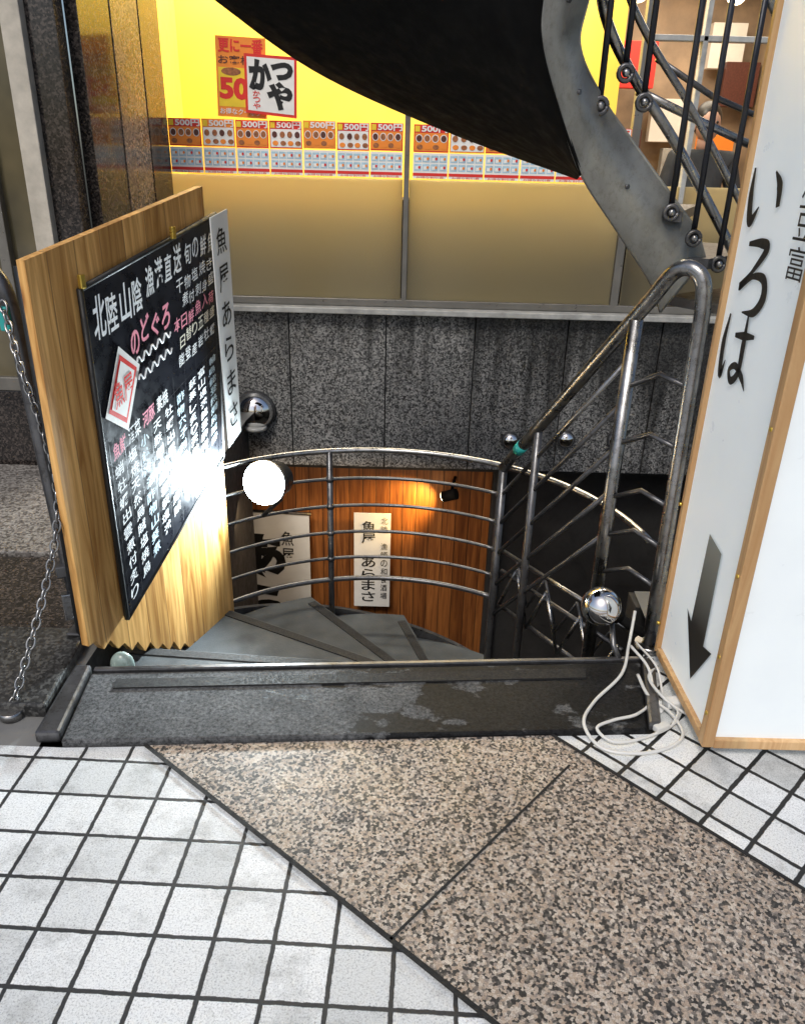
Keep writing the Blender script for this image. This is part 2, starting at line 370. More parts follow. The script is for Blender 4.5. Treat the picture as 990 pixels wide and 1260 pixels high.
# ---------------------------------------------------------------- landing + spiral stair down
st=group('spiral_staircase_down')
land=[(-.965,1.750),(.755,1.868),(.83,2.222),(-1.0,2.078)]
prism('landing_slab',land,-.14,.022,M['landing'],st,bev=.008)
prism('anti_slip_band',[(-.90,1.995),(.62,2.115),(.63,2.165),(-.905,2.04)],.0225,.028,M['strip'],st)
prism('landing_nosing',[(-.995,2.082),(.83,2.226),(.832,2.246),(-.997,2.102)],-.12,.030,M['steel_dk'],st,bev=.004)
prism('side_curb_left',[(-1.045,1.76),(-.972,1.765),(-1.005,2.10),(-1.06,2.10)],0,.04,M['steel_dk'],st,bev=.01)
prism('side_curb_right',[(.76,1.88),(.80,1.88),(.88,2.235),(.835,2.235)],0,.035,M['steel_dk'],st,bev=.01)
C=Vector((.34,2.36)); CR=Vector((-.10,2.40)); RR=.95
def hit(phi,rad):
    d=Vector((math.cos(phi),math.sin(phi))); w=C-CR
    b=w.dot(d); c=w.dot(w)-rad*rad; r=-b+math.sqrt(b*b-c); return C+d*r
angs=[206,176,152,130,108,82,54,24,-6,-36,-66,-96,-125,-155]
RISE=.125; Z1=-.13
for i in range(len(angs)-1):
    a0,a1=R(angs[i]),R(angs[i+1]); zt=Z1-RISE*i
    arc=[hit(a0+(a1-a0)*k/8,RR) for k in range(9)]
    inner=[C+Vector((math.cos(a1),math.sin(a1)))*.07,C+Vector((math.cos(a0),math.sin(a0)))*.07]
    poly=[tuple(p) for p in inner]+[tuple(p) for p in arc]
    poly=poly[::-1]
    prism('tread_%d'%(i+1),poly,zt-.03,zt,M['tread'],st,bev=.003)
    e0=C+Vector((math.cos(a1),math.sin(a1)))*.12; e1=hit(a1,RR-.05)
    d=(e1-e0).normalized(); n=Vector((-d.y,d.x)); 
    q=[e0+n*.012,e1+n*.012,e1+n*.050,e0+n*.050]
    prism('nosing_%d'%(i+1),[tuple(p) for p in q],zt+.001,zt+.005,M['strip'],st)
    e0=C+Vector((math.cos(a1),math.sin(a1)))*.07; e1=hit(a1,RR)
    q=[e0-n*.004,e1-n*.004,e1+n*.004,e0+n*.004]
    prism('riser_%d'%(i+1),[tuple(p) for p in q],zt-RISE,zt-.031,M['steel_dk'],st)
def zstep(deg):
    for i in range(len(angs)-1):
        if angs[i]>=deg>=angs[i+1]: return Z1-RISE*(i+(angs[i]-deg)/(angs[i]-angs[i+1]))
    return Z1-RISE*(len(angs)-1)
vs=[];fs=[];K=110
for k in range(K+1):
    dg_=206-355*k/K; p=hit(R(dg_),RR+.004); p2=hit(R(dg_),RR+.03)
    zc=zstep(dg_)
    for q,zz in ((p,zc+.07),(p2,zc+.07),(p2,zc-.26),(p,zc-.26)): vs.append((q.x,q.y,zz))
for k in range(K):
    for j in range(4):
        a=k*4+j;b=k*4+(j+1)%4; fs.append((a,b,b+4,a+4))
new_obj('outer_stringer',vs,fs,M['steel_dk'],st,smooth=False)
cyl('newel_post',(C.x,C.y,-2.8),(C.x,C.y,-.2),.06,M['steel_dk'],st)

# ---------------------------------------------------------------- curved railing
rl=group('curved_railing')
RC=Vector((-.10,2.33)); RRR=.965
def arcpts(z,a0,a1,n=40,r=RRR):
    return [(RC.x+r*math.cos(R(a0+(a1-a0)*k/n)),RC.y+r*math.sin(R(a0+(a1-a0)*k/n)),z) for k in range(n+1)]
for i,zz in enumerate([.385,.25,.115,-.02,-.155,-.27]):
    tube('bar_%d'%i,arcpts(zz,170,6 if i==0 else 57),.0125 if i in(0,5) else .008,M['steel'] if i==0 else M['steel_dk'],rl)
for j,a in enumerate([160,104,57]):
    x=RC.x+RRR*math.cos(R(a)); y=RC.y+RRR*math.sin(R(a))
    tube('post_%d'%j,[(x,y,-.8),(x,y,.385)],.014,M['steel_dk'],rl)
    for zz in (.25,.115,-.02,-.155): cyl('collar',(x,y,zz-.010),(x,y,zz+.010),.018,M['steel_dk'],rl,12)

# ---------------------------------------------------------------- sloping handrail on the right
hr=group('stair_handrail')
A=Vector((.43,3.12,.385)); Bp=Vector((.785,2.44,1.255))
bend=catmull([A.lerp(Bp,.94),(.795,2.415,1.285),(.83,2.375,1.30),(.862,2.35,1.265),(.872,2.34,1.18)],6)
tube('top_pipe',[A]+[A.lerp(Bp,k/6) for k in range(1,6)]+bend+[Vector((.876,2.335,.9)),Vector((.882,2.33,.4)),Vector((.888,2.33,.0))],.024,M['steel'],hr,seg=16)
cyl('base_plate',(.888,2.33,.0),(.888,2.33,.03),.05,M['steel'],hr)
for i,off in enumerate([.13,.27,.42,.58,.74]):
    a=A+Vector((0,0,-off)); b=A.lerp(Bp,.86)+Vector((0,0,-off*1.05))
    tube('sloped_bar_%d'%i,[a,a.lerp(b,.5),b],.009,M['steel_dk'] if i!=0 else M['steel'],hr)
for i,(t,zb,r) in enumerate([(0,-1.0,.017),(.28,-.9,.017),(.86,-.3,.024)]):
    p=A.lerp(Bp,t); tube('post_%d'%i,[(p.x,p.y,zb),(p.x,p.y,p.z-.01)],r,M['steel_dk'] if i<2 else M['steel'],hr)
for i,zz in enumerate([.95,.75,.55,.40,.25]):
    p=A.lerp(Bp,.86); tube('link_%d'%i,[(p.x,p.y,zz-.05),((p.x+.88)/2,(p.y+2.33)/2,zz+.02),(.878,2.335,zz)],.009,M['steel_dk'],hr)
for i in range(7):
    t0=i/7; t1=(i+1)/7
    p=A.lerp(Bp,t0); q=A.lerp(Bp,t1)
    tube('brace_%d'%i,[(p.x+.03,p.y,-.30+(.24 if i%2 else 0)),(q.x+.03,q.y,-.06-(.24 if i%2 else 0))],.008,M['steel'],hr)
    tube('brace_b_%d'%i,[(p.x+.10,p.y+.05,-.08+(-.2 if i%2 else 0)),(q.x+.10,q.y+.05,-.28+(.2 if i%2 else 0))],.006,M['steel_dk'],hr)
for i,zz in enumerate((-.30,-.12,-.02)):
    tube('chord_%d'%i,[(A.x+.03,A.y,zz),(Bp.x+.05,Bp.y,zz+.04)],.010,M['steel'] if i==2 else M['steel_dk'],hr)
p=A.lerp(Bp,.14); cyl('tape_band',p+Vector((-.007,.013,-.017)),p+Vector((.007,-.013,.017)),.0255,M['teal'],hr)

# ---------------------------------------------------------------- overhead spiral stair
up=group('spiral_staircase_up')
Np=[(.90,2.82,1.10),(.846,2.8,1.199),(.70,2.75,1.364),(.533,2.65,1.544),(.426,2.5,1.704),(.345,2.4,1.852),(.327,2.35,1.955),(.345,2.27,2.12),(.42,2.15,2.35)]
Tp=[(1.04,2.86,1.28),(.98,2.84,1.38),(.86,2.82,1.50),(.72,2.80,1.64),(.585,2.72,1.76),(.462,2.52,1.868),(.467,2.5,1.985),(.50,2.42,2.20),(.60,2.35,2.45)]
Ns=catmull(Np,8); Ts=catmull(Tp,8)
vs=[];fs=[]
for a,b in zip(Ns,Ts): vs+= [a,b]
for i in range(len(Ns)-1): fs.append((2*i,2*i+1,2*i+3,2*i+2))
o=new_obj('inner_stringer',vs,fs,M['plate'],up,smooth=True); m=o.modifiers.new('s','SOLIDIFY'); m.thickness=.012; m.offset=0
tube('stringer_lip',Ts,.008,M['plate'],up,seg=6)
for i in range(6,len(Ns)-6,14):
    c=Ns[i].lerp(Ts[i],.5); nn=(Ts[i]-Ns[i]).cross(Ns[i+1]-Ns[i]).normalized()
    if nn.y>0: nn=-nn
    cyl('bolt_%d'%i,c,c+nn*.014,.008,M['steel_dk'],up,6)
Fp=[(.708,3.6,1.528),(.18,3.6,1.685),(-.352,3.52,1.878),(-.66,3.25,2.05),(-.85,2.95,2.19),(-.98,2.55,2.36)]
Nu=Np[3:]
Fs=catmull(Fp,8); Nn=catmull(Nu,8)
Q=10; vs=[];fs=[]
for a,b in zip(Nn,Fs):
    for q in range(Q+1): vs.append(Vector(a).lerp(Vector(b),q/Q))
for i in range(len(Fs)-1):
    for q in range(Q): k=i*(Q+1)+q; fs.append((k,k+1,k+Q+2,k+Q+1))
o=new_obj('underside',vs,fs,M['black'],up,smooth=True); m=o.modifiers.new('s','SOLIDIFY'); m.thickness=.01; m.offset=0
vs=[];fs=[]
for b in Fs: vs+=[b,b+Vector((0,.01,.26))]
for i in range(len(Fs)-1): fs.append((2*i,2*i+1,2*i+3,2*i+2))
o=new_obj('outer_stringer',vs,fs,M['black'],up,smooth=True); m=o.modifiers.new('s','SOLIDIFY'); m.thickness=.012
for i in range(1,7):
    k=i*6; k2=min(k+6,len(Fs)-1); a=Nn[k]; b=Fs[k]; a2=Nn[k2]; b2=Fs[k2]
    zt=max(a2.z,b2.z,a.z,b.z)+.05
    new_obj('tread_%d'%i,[(a.x,a.y,zt),(b.x,b.y,zt),(b2.x,b2.y,zt),(a2.x,a2.y,zt),(a.x,a.y,zt-.03),(b.x,b.y,zt-.03),(b2.x,b2.y,zt-.03),(a2.x,a2.y,zt-.03)],[(0,1,2,3),(7,6,5,4),(0,4,5,1),(1,5,6,2),(2,6,7,3),(3,7,4,0)],M['steel_dk'],up)
for i,(ax,ay,bx,by,zz) in enumerate([(.80,2.83,1.02,3.55,1.44),(.93,2.86,1.35,3.45,1.29),(1.03,2.88,1.60,3.25,1.14)]):
    a=Vector((ax,ay,zz)); b=Vector((bx,by,zz)); d=(b-a).normalized(); n_=Vector((d.y,-d.x,0))*.12
    vs=[a-n_,b-n_*1.6,b+n_*1.6,a+n_]; vs=vs+[v-Vector((0,0,.035)) for v in vs]
    new_obj('low_tread_%d'%i,vs,[(0,1,2,3),(7,6,5,4),(0,4,5,1),(1,5,6,2),(2,6,7,3),(3,7,4,0)],M['steel_dk'],up)
pa=catmull([(.50,2.62,2.12),(.58,2.78,1.99),(.695,2.85,1.85),(.90,2.9,1.635),(1.14,2.92,1.33),(1.22,2.93,1.2)],8)
tube('rail_lower',pa,.017,M['steel'],up)
tube('rail_middle',[p+Vector((.05,.03,.10)) for p in pa],.012,M['steel'],up)
tube('rail_cross',[(.74,2.9,1.80),(1.0,3.0,1.72),(1.32,3.1,1.62)],.014,M['steel'],up)
tube('rail_cross_2',[(.80,2.95,1.90),(1.02,3.0,1.80),(1.40,3.15,1.70)],.010,M['steel_dk'],up)
tube('rail_top',[p+Vector((.10,.05,.62)) for p in pa],.018,M['steel'],up)
for i,(x,y,zb) in enumerate([(.575,2.70,1.74),(.665,2.80,1.84),(.735,2.80,1.76),(.875,2.80,1.435),(.965,2.80,1.355),(1.08,2.84,1.27)]):
    tube('baluster_%d'%i,[(x,y,zb),(x,y,zb+.5),(x,y,zb+1.1)],.004,M['blackmetal'],up,seg=6,flat=.011)
    tube('scroll_%d'%i,[(x+.022*math.cos(a*.45),y-.01,zb+.022*math.sin(a*.45)) for a in range(15)],.008,M['steel_dk'],up,seg=8)
    sphere('boss_%d'%i,(x,y-.015,zb),.013,M['steel'],up,seg=12,rings=8)

# ---------------------------------------------------------------- shop building
sh=group('shop_building')
YW=5.0
js=[-1.96,-1.36,-.76,-.135,.436,1.03,1.63,2.23,2.9]
for i in range(len(js)-1):
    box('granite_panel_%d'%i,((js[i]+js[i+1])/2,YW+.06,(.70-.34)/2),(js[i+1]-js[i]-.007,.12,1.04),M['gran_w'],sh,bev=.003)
box('wall_core',(.45,YW+.15,.18),(5.0,.08,1.0),M['concrete'],sh,bev=0)
box('stone_cap',(.45,YW+.03,.722),(4.85,.20,.036),M['cap'],sh,bev=.005)
box('bottom_frame',(.45,YW+.05,.765),(4.85,.08,.045),M['frame'],sh)
box('mullion',(-.028,YW+.04,1.9),(.032,.06,2.25),M['frame'],sh)
box('window_left_jamb',(-1.50,YW+.04,1.9),(.04,.06,2.25),M['frame'],sh)
box('mullion_right',(1.30,YW+.04,1.9),(.05,.06,2.25),M['frame'],sh)
for i,x in enumerate([1.62,2.0,2.35]): box('mullion_r%d'%i,(x,YW+.04,1.9),(.03,.05,2.25),M['cap'],sh)
box('transom',(1.95,YW+.04,2.25),(1.3,.05,.03),M['cap'],sh)
box('frosted_left',(-.765,YW+.03,1.138),(1.43,.008,.70),M['frost'],sh,bev=0)
box('frosted_right',(.63,YW+.03,1.138),(1.28,.008,.70),M['frost'],sh,bev=0)
box('frosted_far',(2.0,YW+.03,1.138),(1.32,.008,.70),M['frost'],sh,bev=0)
box('frost_light_blocker',(.45,YW+.42,1.06),(4.8,.50,.62),M['cabinet'],sh,bev=0)  # unseen box added behind the frosted glass, blocks light so panes darken downwards
box('yellow_partition',(-.1,5.72,2.0),(2.85,.06,2.6),M['yellow'],sh,bev=0)
box('partition_return',(-1.53,5.38,2.0),(.04,.66,2.6),M['yellow'],sh,bev=0)
box('ceiling',(.7,6.6,3.28),(5,3.2,.05),M['ceil'],sh,bev=0)
box('shop_floor',(.7,6.65,.70),(5,2.9,.06),M['ceil'],sh,bev=0)
box('back_wall',(.9,8.1,2.0),(5,.05,2.6),M['interior'],sh,bev=0)
box('right_wall',(3.1,6.6,2.0),(.05,3,2.6),M['interior'],sh,bev=0)
box('fascia',(.6,YW+.02,3.25),(5.2,.2,.5),M['gran_d'],sh)
for i,(x,y,zz,c) in enumerate([(1.9,7.6,2.4,'red'),(2.3,7.9,2.0,'paper'),(1.6,7.9,2.2,'pyel'),(2.6,7.4,1.7,'orange'),(2.1,6.9,1.2,'brown'),(1.5,7.0,1.3,'interior'),(2.9,7.9,2.3,'dbrown'),(1.95,7.95,1.75,'dbrown'),(2.75,7.95,2.6,'paper'),(2.45,7.9,1.6,'cap')]):
    box('fitting_%d'%i,(x,y,zz),(.3,.1,.35),M[c],sh)
for i,x in enumerate([1.6,2.3]):
    sphere('pendant_%d'%i,(x,6.6,2.75),.07,M['lamp_warm'],sh)
bw=group('basement_front')
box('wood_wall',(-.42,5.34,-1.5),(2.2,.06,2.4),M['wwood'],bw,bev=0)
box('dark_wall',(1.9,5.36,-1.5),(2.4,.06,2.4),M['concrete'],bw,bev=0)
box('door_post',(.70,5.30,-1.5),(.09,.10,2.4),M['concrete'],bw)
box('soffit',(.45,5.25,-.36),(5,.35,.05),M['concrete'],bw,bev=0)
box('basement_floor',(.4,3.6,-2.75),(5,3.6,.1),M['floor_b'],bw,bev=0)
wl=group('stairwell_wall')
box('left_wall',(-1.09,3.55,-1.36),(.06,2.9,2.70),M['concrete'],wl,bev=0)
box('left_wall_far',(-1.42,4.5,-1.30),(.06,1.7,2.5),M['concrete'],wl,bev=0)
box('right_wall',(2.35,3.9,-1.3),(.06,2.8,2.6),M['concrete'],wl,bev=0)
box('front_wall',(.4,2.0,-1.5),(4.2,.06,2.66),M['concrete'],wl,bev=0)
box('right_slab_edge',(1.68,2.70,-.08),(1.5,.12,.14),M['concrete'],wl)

# ---------------------------------------------------------------- posters
ps=group('menu_posters')
def menu_strip(x0,x1,n):
    w=(x1-x0)/n
    for i in range(n):
        a=x0+i*w+.004; b=x0+(i+1)*w-.004; dz=random.uniform(-.003,.003)
        s=Sheet((a,YW-.012,1.640+dz),(b,YW-.012,1.640+dz),(b,YW-.012,1.785+dz),(a,YW-.012,1.785+dz))
        s.body('menu_card',.002,M['red'] if i%3!=1 else M['orange'],ps,0)
        s.rect(.03,.05,.97,.70,M['paper'] if i%2 else M['orange'],.001)
        for k in range(4):
            u=.15+.235*k+random.uniform(-.01,.01); s.disc(u,.50,.10,.15,M['paper'],.002); s.disc(u,.50,.08,.12,M['brown'] if (k+i)%3 else M['dbrown'],.003)
            s.disc(u+.02,.19,.09,.09,M['orange'] if (k+i)%2 else M['brown'],.003)
        s.text('500円',.22,.72,.98,.98,M['paper'],.003,.03); s.rect(.03,.74,.17,.95,M['pyel'],.002)
        s.flush('menu_print',ps)
        s=Sheet((a,YW-.012,1.497),(b,YW-.012,1.497),(b,YW-.012,1.634),(a,YW-.012,1.634))
        s.body('coupon_card',.002,M['paper'],ps,0)
        for r in range(2):
            for k in range(4):
                u=.03+.242*k; v=.30+.34*r
                s.rect(u,v,u+.21,v+.27,M['pblue'],.001); s.rect(u+.03,v+.05,u+.13,v+.18,M['paper'],.002); s.disc(u+.15,v+.14,.035,.06,M['orange'] if (k+r+i)%3 else M['red'],.003,8)
        s.rect(0,.10,1,.22,M['red'],.001); s.text('お得な割引券',.1,.0,.9,.09,M['red'],.002)
        s.flush('coupon_print',ps)
menu_strip(-1.42,-.05,7); menu_strip(.005,1.27,6)
s=Sheet((-1.12,YW-.02,1.80),(-.84,YW-.02,1.79),(-.83,YW-.02,2.19),(-1.11,YW-.02,2.20)); s.body('orange_poster',.002,M['orange'],ps,0)
s.rect(.04,.13,.96,.62,M['pyel'],.001); s.text('更に一番',.05,.80,.95,.98,M['red'],.002,.03); s.text('お客様感',.05,.66,.95,.77,M['dbrown'],.002,.01)
s.text('500',.05,.22,.95,.50,M['red'],.002,.05); s.disc(.3,.57,.2,.05,M['brown'],.002); s.disc(.72,.56,.15,.05,M['red'],.002); s.text('お得なクーポン',.05,.03,.9,.11,M['paper'],.002,.01); s.flush('orange_poster_print',ps)
lg=group('shop_logo_poster')
s=Sheet((-.955,YW-.04,1.82),(-.665,YW-.04,1.795),(-.655,YW-.04,2.10),(-.95,YW-.04,2.115)); s.body('logo_card',.003,M['red'],lg,0)
s.rect(.05,.05,.95,.95,M['paper'],.001)
s.text('か',.08,.40,.52,.92,M['ink'],.003,.06); s.text('つ',.50,.60,.93,.90,M['ink'],.003,.07); s.text('や',.42,.10,.92,.58,M['ink'],.003,.06)
s.vtext('かつや',.22,.40,.08,.14,M['red'],.003,.02); s.flush('logo_print',lg)

# ---------------------------------------------------------------- wall lights
for (x,zz,r) in [(-1.00,.045,.125),(.715,-.118,.055),(1.09,-.10,.055),(1.43,-.095,.058)]:
    g=group('wall_light')
    sphere('dome',(x,YW-.02,zz),r,M['chrome'],g,sc=(1,.8,1) )
    cyl('rim',(x,YW+.0,zz),(x,YW-.03,zz),r*1.08,M['steel_dk'],g)
    if r>.1: cyl('lens',(x,YW-.05,zz-r*.75),(x,YW-.05,zz-r*.95),r*.62,M['cap'],g)

# ---------------------------------------------------------------- neighbouring building on the left
nb=group('neighbour_building')
def wallq(name,p,q,z0,z1,th,mat):
    p=Vector((*p,0));q=Vector((*q,0)); d=(q-p); L=d.length; a=math.atan2(d.y,d.x); c=(p+q)/2
    return box(name,(c.x,c.y,(z0+z1)/2),(L,th,z1-z0),mat,nb,rz=a,bev=.003)
wallq('column_side_1',(-1.53,4.02),(-1.50,4.35),-2.6,3.2,.06,M['gran_d'])
wallq('column_side_2',(-1.497,4.36),(-1.465,4.68),-2.6,3.2,.06,M['gran_b'])
wallq('column_side_3',(-1.463,4.69),(-1.445,4.98),-2.6,3.2,.06,M['gran_d'])
box('column_front',(-1.62,3.95,.3),(.13,.10,5.8),M['gran_d'],nb)
box('stone_jamb',(-1.73,3.90,1.6),(.09,.10,3.2),M['beige'],nb)
box('glazing',(-2.7,3.94,1.75),(1.85,.02,2.5),M['sglass'],nb,bev=0)
box('glazing_frame',(-2.7,3.93,.48),(1.85,.06,.07),M['frame'],nb)
box('glazing_plinth',(-2.7,3.95,.22),(1.85,.08,.44),M['gran_d'],nb)
box('glazing_post',(-1.95,3.91,1.7),(.05,.05,2.5),M['frame'],nb)

# ---------------------------------------------------------------- left barrier pole and chain
pl=group('barrier_pole')
pp=catmull([(-1.60,2.36,1.265),(-1.30,2.34,1.27),(-1.20,2.32,1.235),(-1.165,2.31,1.12),(-1.15,2.30,.9),(-1.125,2.29,.45),(-1.10,2.285,.02)],8)
tube('pipe',pp,.024,M['steel_dk'],pl,seg=14)
box('foot_plate',(-1.09,2.285,.06),(.10,.10,.012),M['steel_dk'],pl)
box('clamp',(-1.115,2.27,.30),(.07,.05,.04),M['steel_dk'],pl,rz=.4)
box('clamp_2',(-1.09,2.26,.17),(.10,.03,.10),M['steel'],pl,rz=.4)
box('green_tag',(-1.175,2.28,1.12),(.03,.02,.07),M['teal'],pl)
cyl('chain_anchor',(-1.165,1.875,0.004),(-1.165,1.875,.03),.035,M['steel'],pl)
ch=group('chain')
cp=catmull([(-1.17,2.27,1.17),(-1.115,2.2,1.0),(-1.075,2.19,.80),(-1.06,2.18,.627),(-1.065,2.14,.50),(-1.09,2.08,.36),(-1.12,2.0,.22),(-1.15,1.92,.09),(-1.165,1.88,.03)],20)
L=[0]
for a,b in zip(cp,cp[1:]): L.append(L[-1]+(b-a).length)
n=int(L[-1]/.030); vs=[];fs=[]
for i in range(n):
    d=(i+.5)/n*L[-1]; k=max(j for j in range(len(L)) if L[j]<=d); k=min(k,len(cp)-2)
    p=cp[k].lerp(cp[k+1],(d-L[k])/(L[k+1]-L[k]+1e-9)); t=(cp[k+1]-cp[k]).normalized()
    u=t.cross(Vector((1,0,0) if i%2 else (0,1,0.3))).normalized(); w=t.cross(u)
    b0=len(vs); SA,SB=14,6
    for s_ in range(SA):
        a=2*math.pi*s_/SA; cx=math.cos(a)*.0205; cy=math.sin(a)*.0115
        c=p+t*cx+u*cy; rd=(t*math.cos(a)+u*math.sin(a)).normalized()
        for q in range(SB):
            bb=2*math.pi*q/SB; vs.append(c+rd*.0036*math.cos(bb)+w*.0036*math.sin(bb))
    for s_ in range(SA):
        for q in range(SB):
            fs.append((b0+s_*SB+q,b0+((s_+1)%SA)*SB+q,b0+((s_+1)%SA)*SB+(q+1)%SB,b0+s_*SB+(q+1)%SB))
new_obj('chain_links',vs,fs,M['steel'],ch,smooth=True)

# ---------------------------------------------------------------- wooden sign board with chalkboard
bd=group('menu_signboard')
nB=Vector((.942,-.336,0)); TB=Vector((.336,.942,0))
P0=Vector((-1.007,2.141,0)); LB=.862
def bp(s_,z_,off=0): return P0+TB*s_+Vector((0,0,z_))+nB*off
front=[]; 
ns=26
for k in range(ns+1):
    s_=LB*k/ns; zb=.075-.52*s_/LB*1.02
    if 0<k<ns: zb+=(.018 if k%2 else -.014)+random.uniform(-.008,.008)
    front.append((s_,zb))
tops=[(LB,1.475),(0,1.30)]
poly=front+tops
vs=[bp(a,b,-.022) for a,b in poly]+[bp(a,b,-.05) for a,b in poly]; n=len(poly)
o=new_obj('wood_panel',vs,[tuple(range(n)),tuple(range(2*n-1,n-1,-1))]+[(i,n+i,n+(i+1)%n,(i+1)%n) for i in range(n)],M['bwood'],bd)
for i,(s_,z0,z1) in enumerate([(.03,0.1,1.28),(.80,-.35,1.43)]):
    a=bp(s_,z0,-.07); b=bp(s_,z1,-.07); tube('batten_%d'%i,[a,b],.02,M['ink'],bd,seg=4)
tube('board_prop',[bp(.02,.9,-.06),Vector((-1.13,2.30,.9))],.012,M['steel_dk'],bd)
tube('board_prop_2',[bp(.02,.35,-.06),Vector((-1.12,2.29,.35))],.012,M['steel_dk'],bd)
cb=Sheet((-.948,2.306,.085),(-.726,2.927,.47),(-.703,2.99,1.382),(-.949,2.302,1.206))
cb.body('chalkboard',.02,M['board'],bd,.003)
for i,(p,q) in enumerate([((0,0),(1,0)),((1,0),(1,1)),((1,1),(0,1)),((0,1),(0,0))]):
    tube('board_edge_%d'%i,[cb.at(*p,-.004),cb.at(*q,-.004)],.009,M['ink'],bd,seg=6)
def hand(t,u0,v0,u1,v1,mat,b,j=.012):
    n=len(t); w=(u1-u0)/n
    for i,c in enumerate(t):
        dy=random.uniform(-j,j); sc=random.uniform(.88,1.02)
        cb.text(c,u0+w*i+w*.04,v0+dy,u0+w*(i+.92*sc),v0+dy+(v1-v0)*sc,mat,.004,b,skew=random.uniform(0,.12))
hand('北陸山陰',.03,.855,.38,.97,M['chalk'],.014); hand('漁港直送',.39,.875,.68,.97,M['chalk'],.014); hand('旬の鮮魚',.70,.89,.97,.97,M['chalk'],.010)
hand('のどぐろ',.25,.745,.56,.825,M['pink'],.025)
hand('干物塩焼き',.62,.815,.95,.865,M['chalk'],.005,.005); hand('煮付刺身盛',.66,.755,.95,.80,M['chalk'],.005,.005)
hand('本日鮮魚入荷',.58,.69,.95,.74,M['pink'],.01,.006); hand('日替り五種盛',.62,.63,.95,.675,M['yel'],.005,.005)
hand('能登産岩牡蠣',.60,.565,.95,.61,M['chalk'],.005,.005)
for r_,uu in ((.715,.28),(.66,.28)):
    pts=[cb.at(uu+.27*k/30,r_+.012*math.sin(k*1.05),.005) for k in range(31)]
    tube('chalk_squiggle',pts,.003,M['chalk'],bd,seg=6)
cb.poly([(.03,.64),(.17,.545),(.30,.70),(.17,.80)],M['paper'],.004); cb.poly([(.055,.645),(.165,.57),(.275,.70),(.17,.775)],M['red'],.005); cb.poly([(.075,.648),(.165,.588),(.255,.698),(.17,.757)],M['paper'],.006)
cb.text('魚屋',.10,.635,.235,.71,M['red'],.007,.01,skew=0)
tops_=['魚鮮','酒菜','河豚','素焼']
for i,t in enumerate(tops_): cb.text(t,.05+.115*i,.50,.145+.115*i,.55,M['pink'] if i%2==0 else M['chalk'],.004,.015)
words=['天然','真鯛','金目','甘海','白魚','鰤','蛸','穴子','牡蠣','烏賊','刺身','塩焼','煮付','炙り','天麩','酢物','山葵','干物','揚物','蒸し','能登','境港','浜田','富山','輪島','萩','金沢','出雲','小鉢','地酒','冷酒','熱燗']
for c_ in range(9):
    u=.05+.103*c_
    body=''.join(random.choice(words) for _ in range(8))[:9]
    cb.vtext(body,u+.03,.49,.03+.012*c_,.066,M['chalk'] if c_%3!=2 else M['cyan'],.004,.010,jit=.008,gap=.25)
for i in range(10):
    u=.030+.103*i
    cb.rect(u-.0015,.02,u+.0015,.56,M['steel_dk'],.003)
for v_ in (.15,.27,.39,.505): cb.rect(.02,v_-.001,.98,v_+.001,M['steel_dk'],.0028)
cb.flush('chalk_writing',bd)
nbn=Sheet((-.722,2.905,.52),(-.690,3.00,.56),(-.690,3.00,1.40),(-.728,2.895,1.375))
nbn.c=[p+nB*.03 for p in nbn.c]; nbn.body('side_banner',.004,M['cloth'],bd,0)
nbn.vtext('魚屋あらまさ',.5,.97,.05,.60,M['ink'],.003,.008,gap=.3); nbn.flush('side_banner_text',bd)
for i,(u,v) in enumerate([(.0,1.02),(.62,1.02)]):
    p=cb.at(u,v,.006); box('brass_clip_%d'%i,tuple(p),(.02,.014,.04),M['brass'],bd,rz=tang,bev=.003)
sphere('tied_bag',(-.955,2.22,-.045),.042,M['plastic'],bd,sc=(1,.7,1.2))

# lit flood lamp beside the board
fl=group('flood_lamp')
lp=Vector((-.585,3.00,.33))
aim=Vector((-.25,-.75,.15)).normalized()
cyl('housing',lp-aim*.13,lp-aim*.02,.075,M['blackmetal'],fl,24)
cyl('rim',lp-aim*.03,lp-aim*.004,.096,M['steel'],fl,28)
cyl('lamp_face',lp-aim*.01,lp+aim*.006,.092,M['lamp_cool'],fl,28)
tube('bracket',[lp-aim*.06,lp-aim*.10+Vector((.02,.02,-.1)),Vector((-.62,3.13,.12))],.01,M['steel_dk'],fl)

# ---------------------------------------------------------------- banners in basement
b1=group('shop_banner'); yb=5.24
s=Sheet((-1.30,yb,-2.30),(-.70,yb,-2.30),(-.695,yb,-.83),(-1.24,yb,-.81)); s.body('cloth',.006,M['cloth'],b1,0)
s.vtext('あらまさ',.36,.90,-.25,.62,M['ink'],.004,.05,gap=.12); s.vtext('魚屋',.70,.91,.72,.17,M['ink'],.004,.008,gap=.15); s.flush('brush_text',b1)
tube('pole',[(-1.27,yb,-.80),(-.68,yb,-.82)],.012,M['steel_dk'],b1)
b2=group('shop_banner')
s=Sheet((-.36,yb,-1.60),(-.085,yb,-1.60),(-.085,yb,-.80),(-.36,yb,-.80)); s.body('cloth',.006,M['cloth'],b2,0)
s.vtext('魚屋 あらまさ',.40,.93,.05,.38,M['ink'],.004,.008,gap=.15); s.vtext('北陸 漁師の和食酒場',.83,.97,.08,.18,M['ink'],.004,.0,gap=.2); s.flush('brush_text',b2)
dl=group('wall_spotlight')
cyl('can',(.38,5.08,-.56),(.29,5.12,-.60),.04,M['black'],dl); tube('arm',[(.34,5.10,-.575),(.38,5.30,-.52)],.012,M['black'],dl)
cyl('lens',(.292,5.119,-.599),(.285,5.122,-.602),.034,M['lamp_warm'],dl)

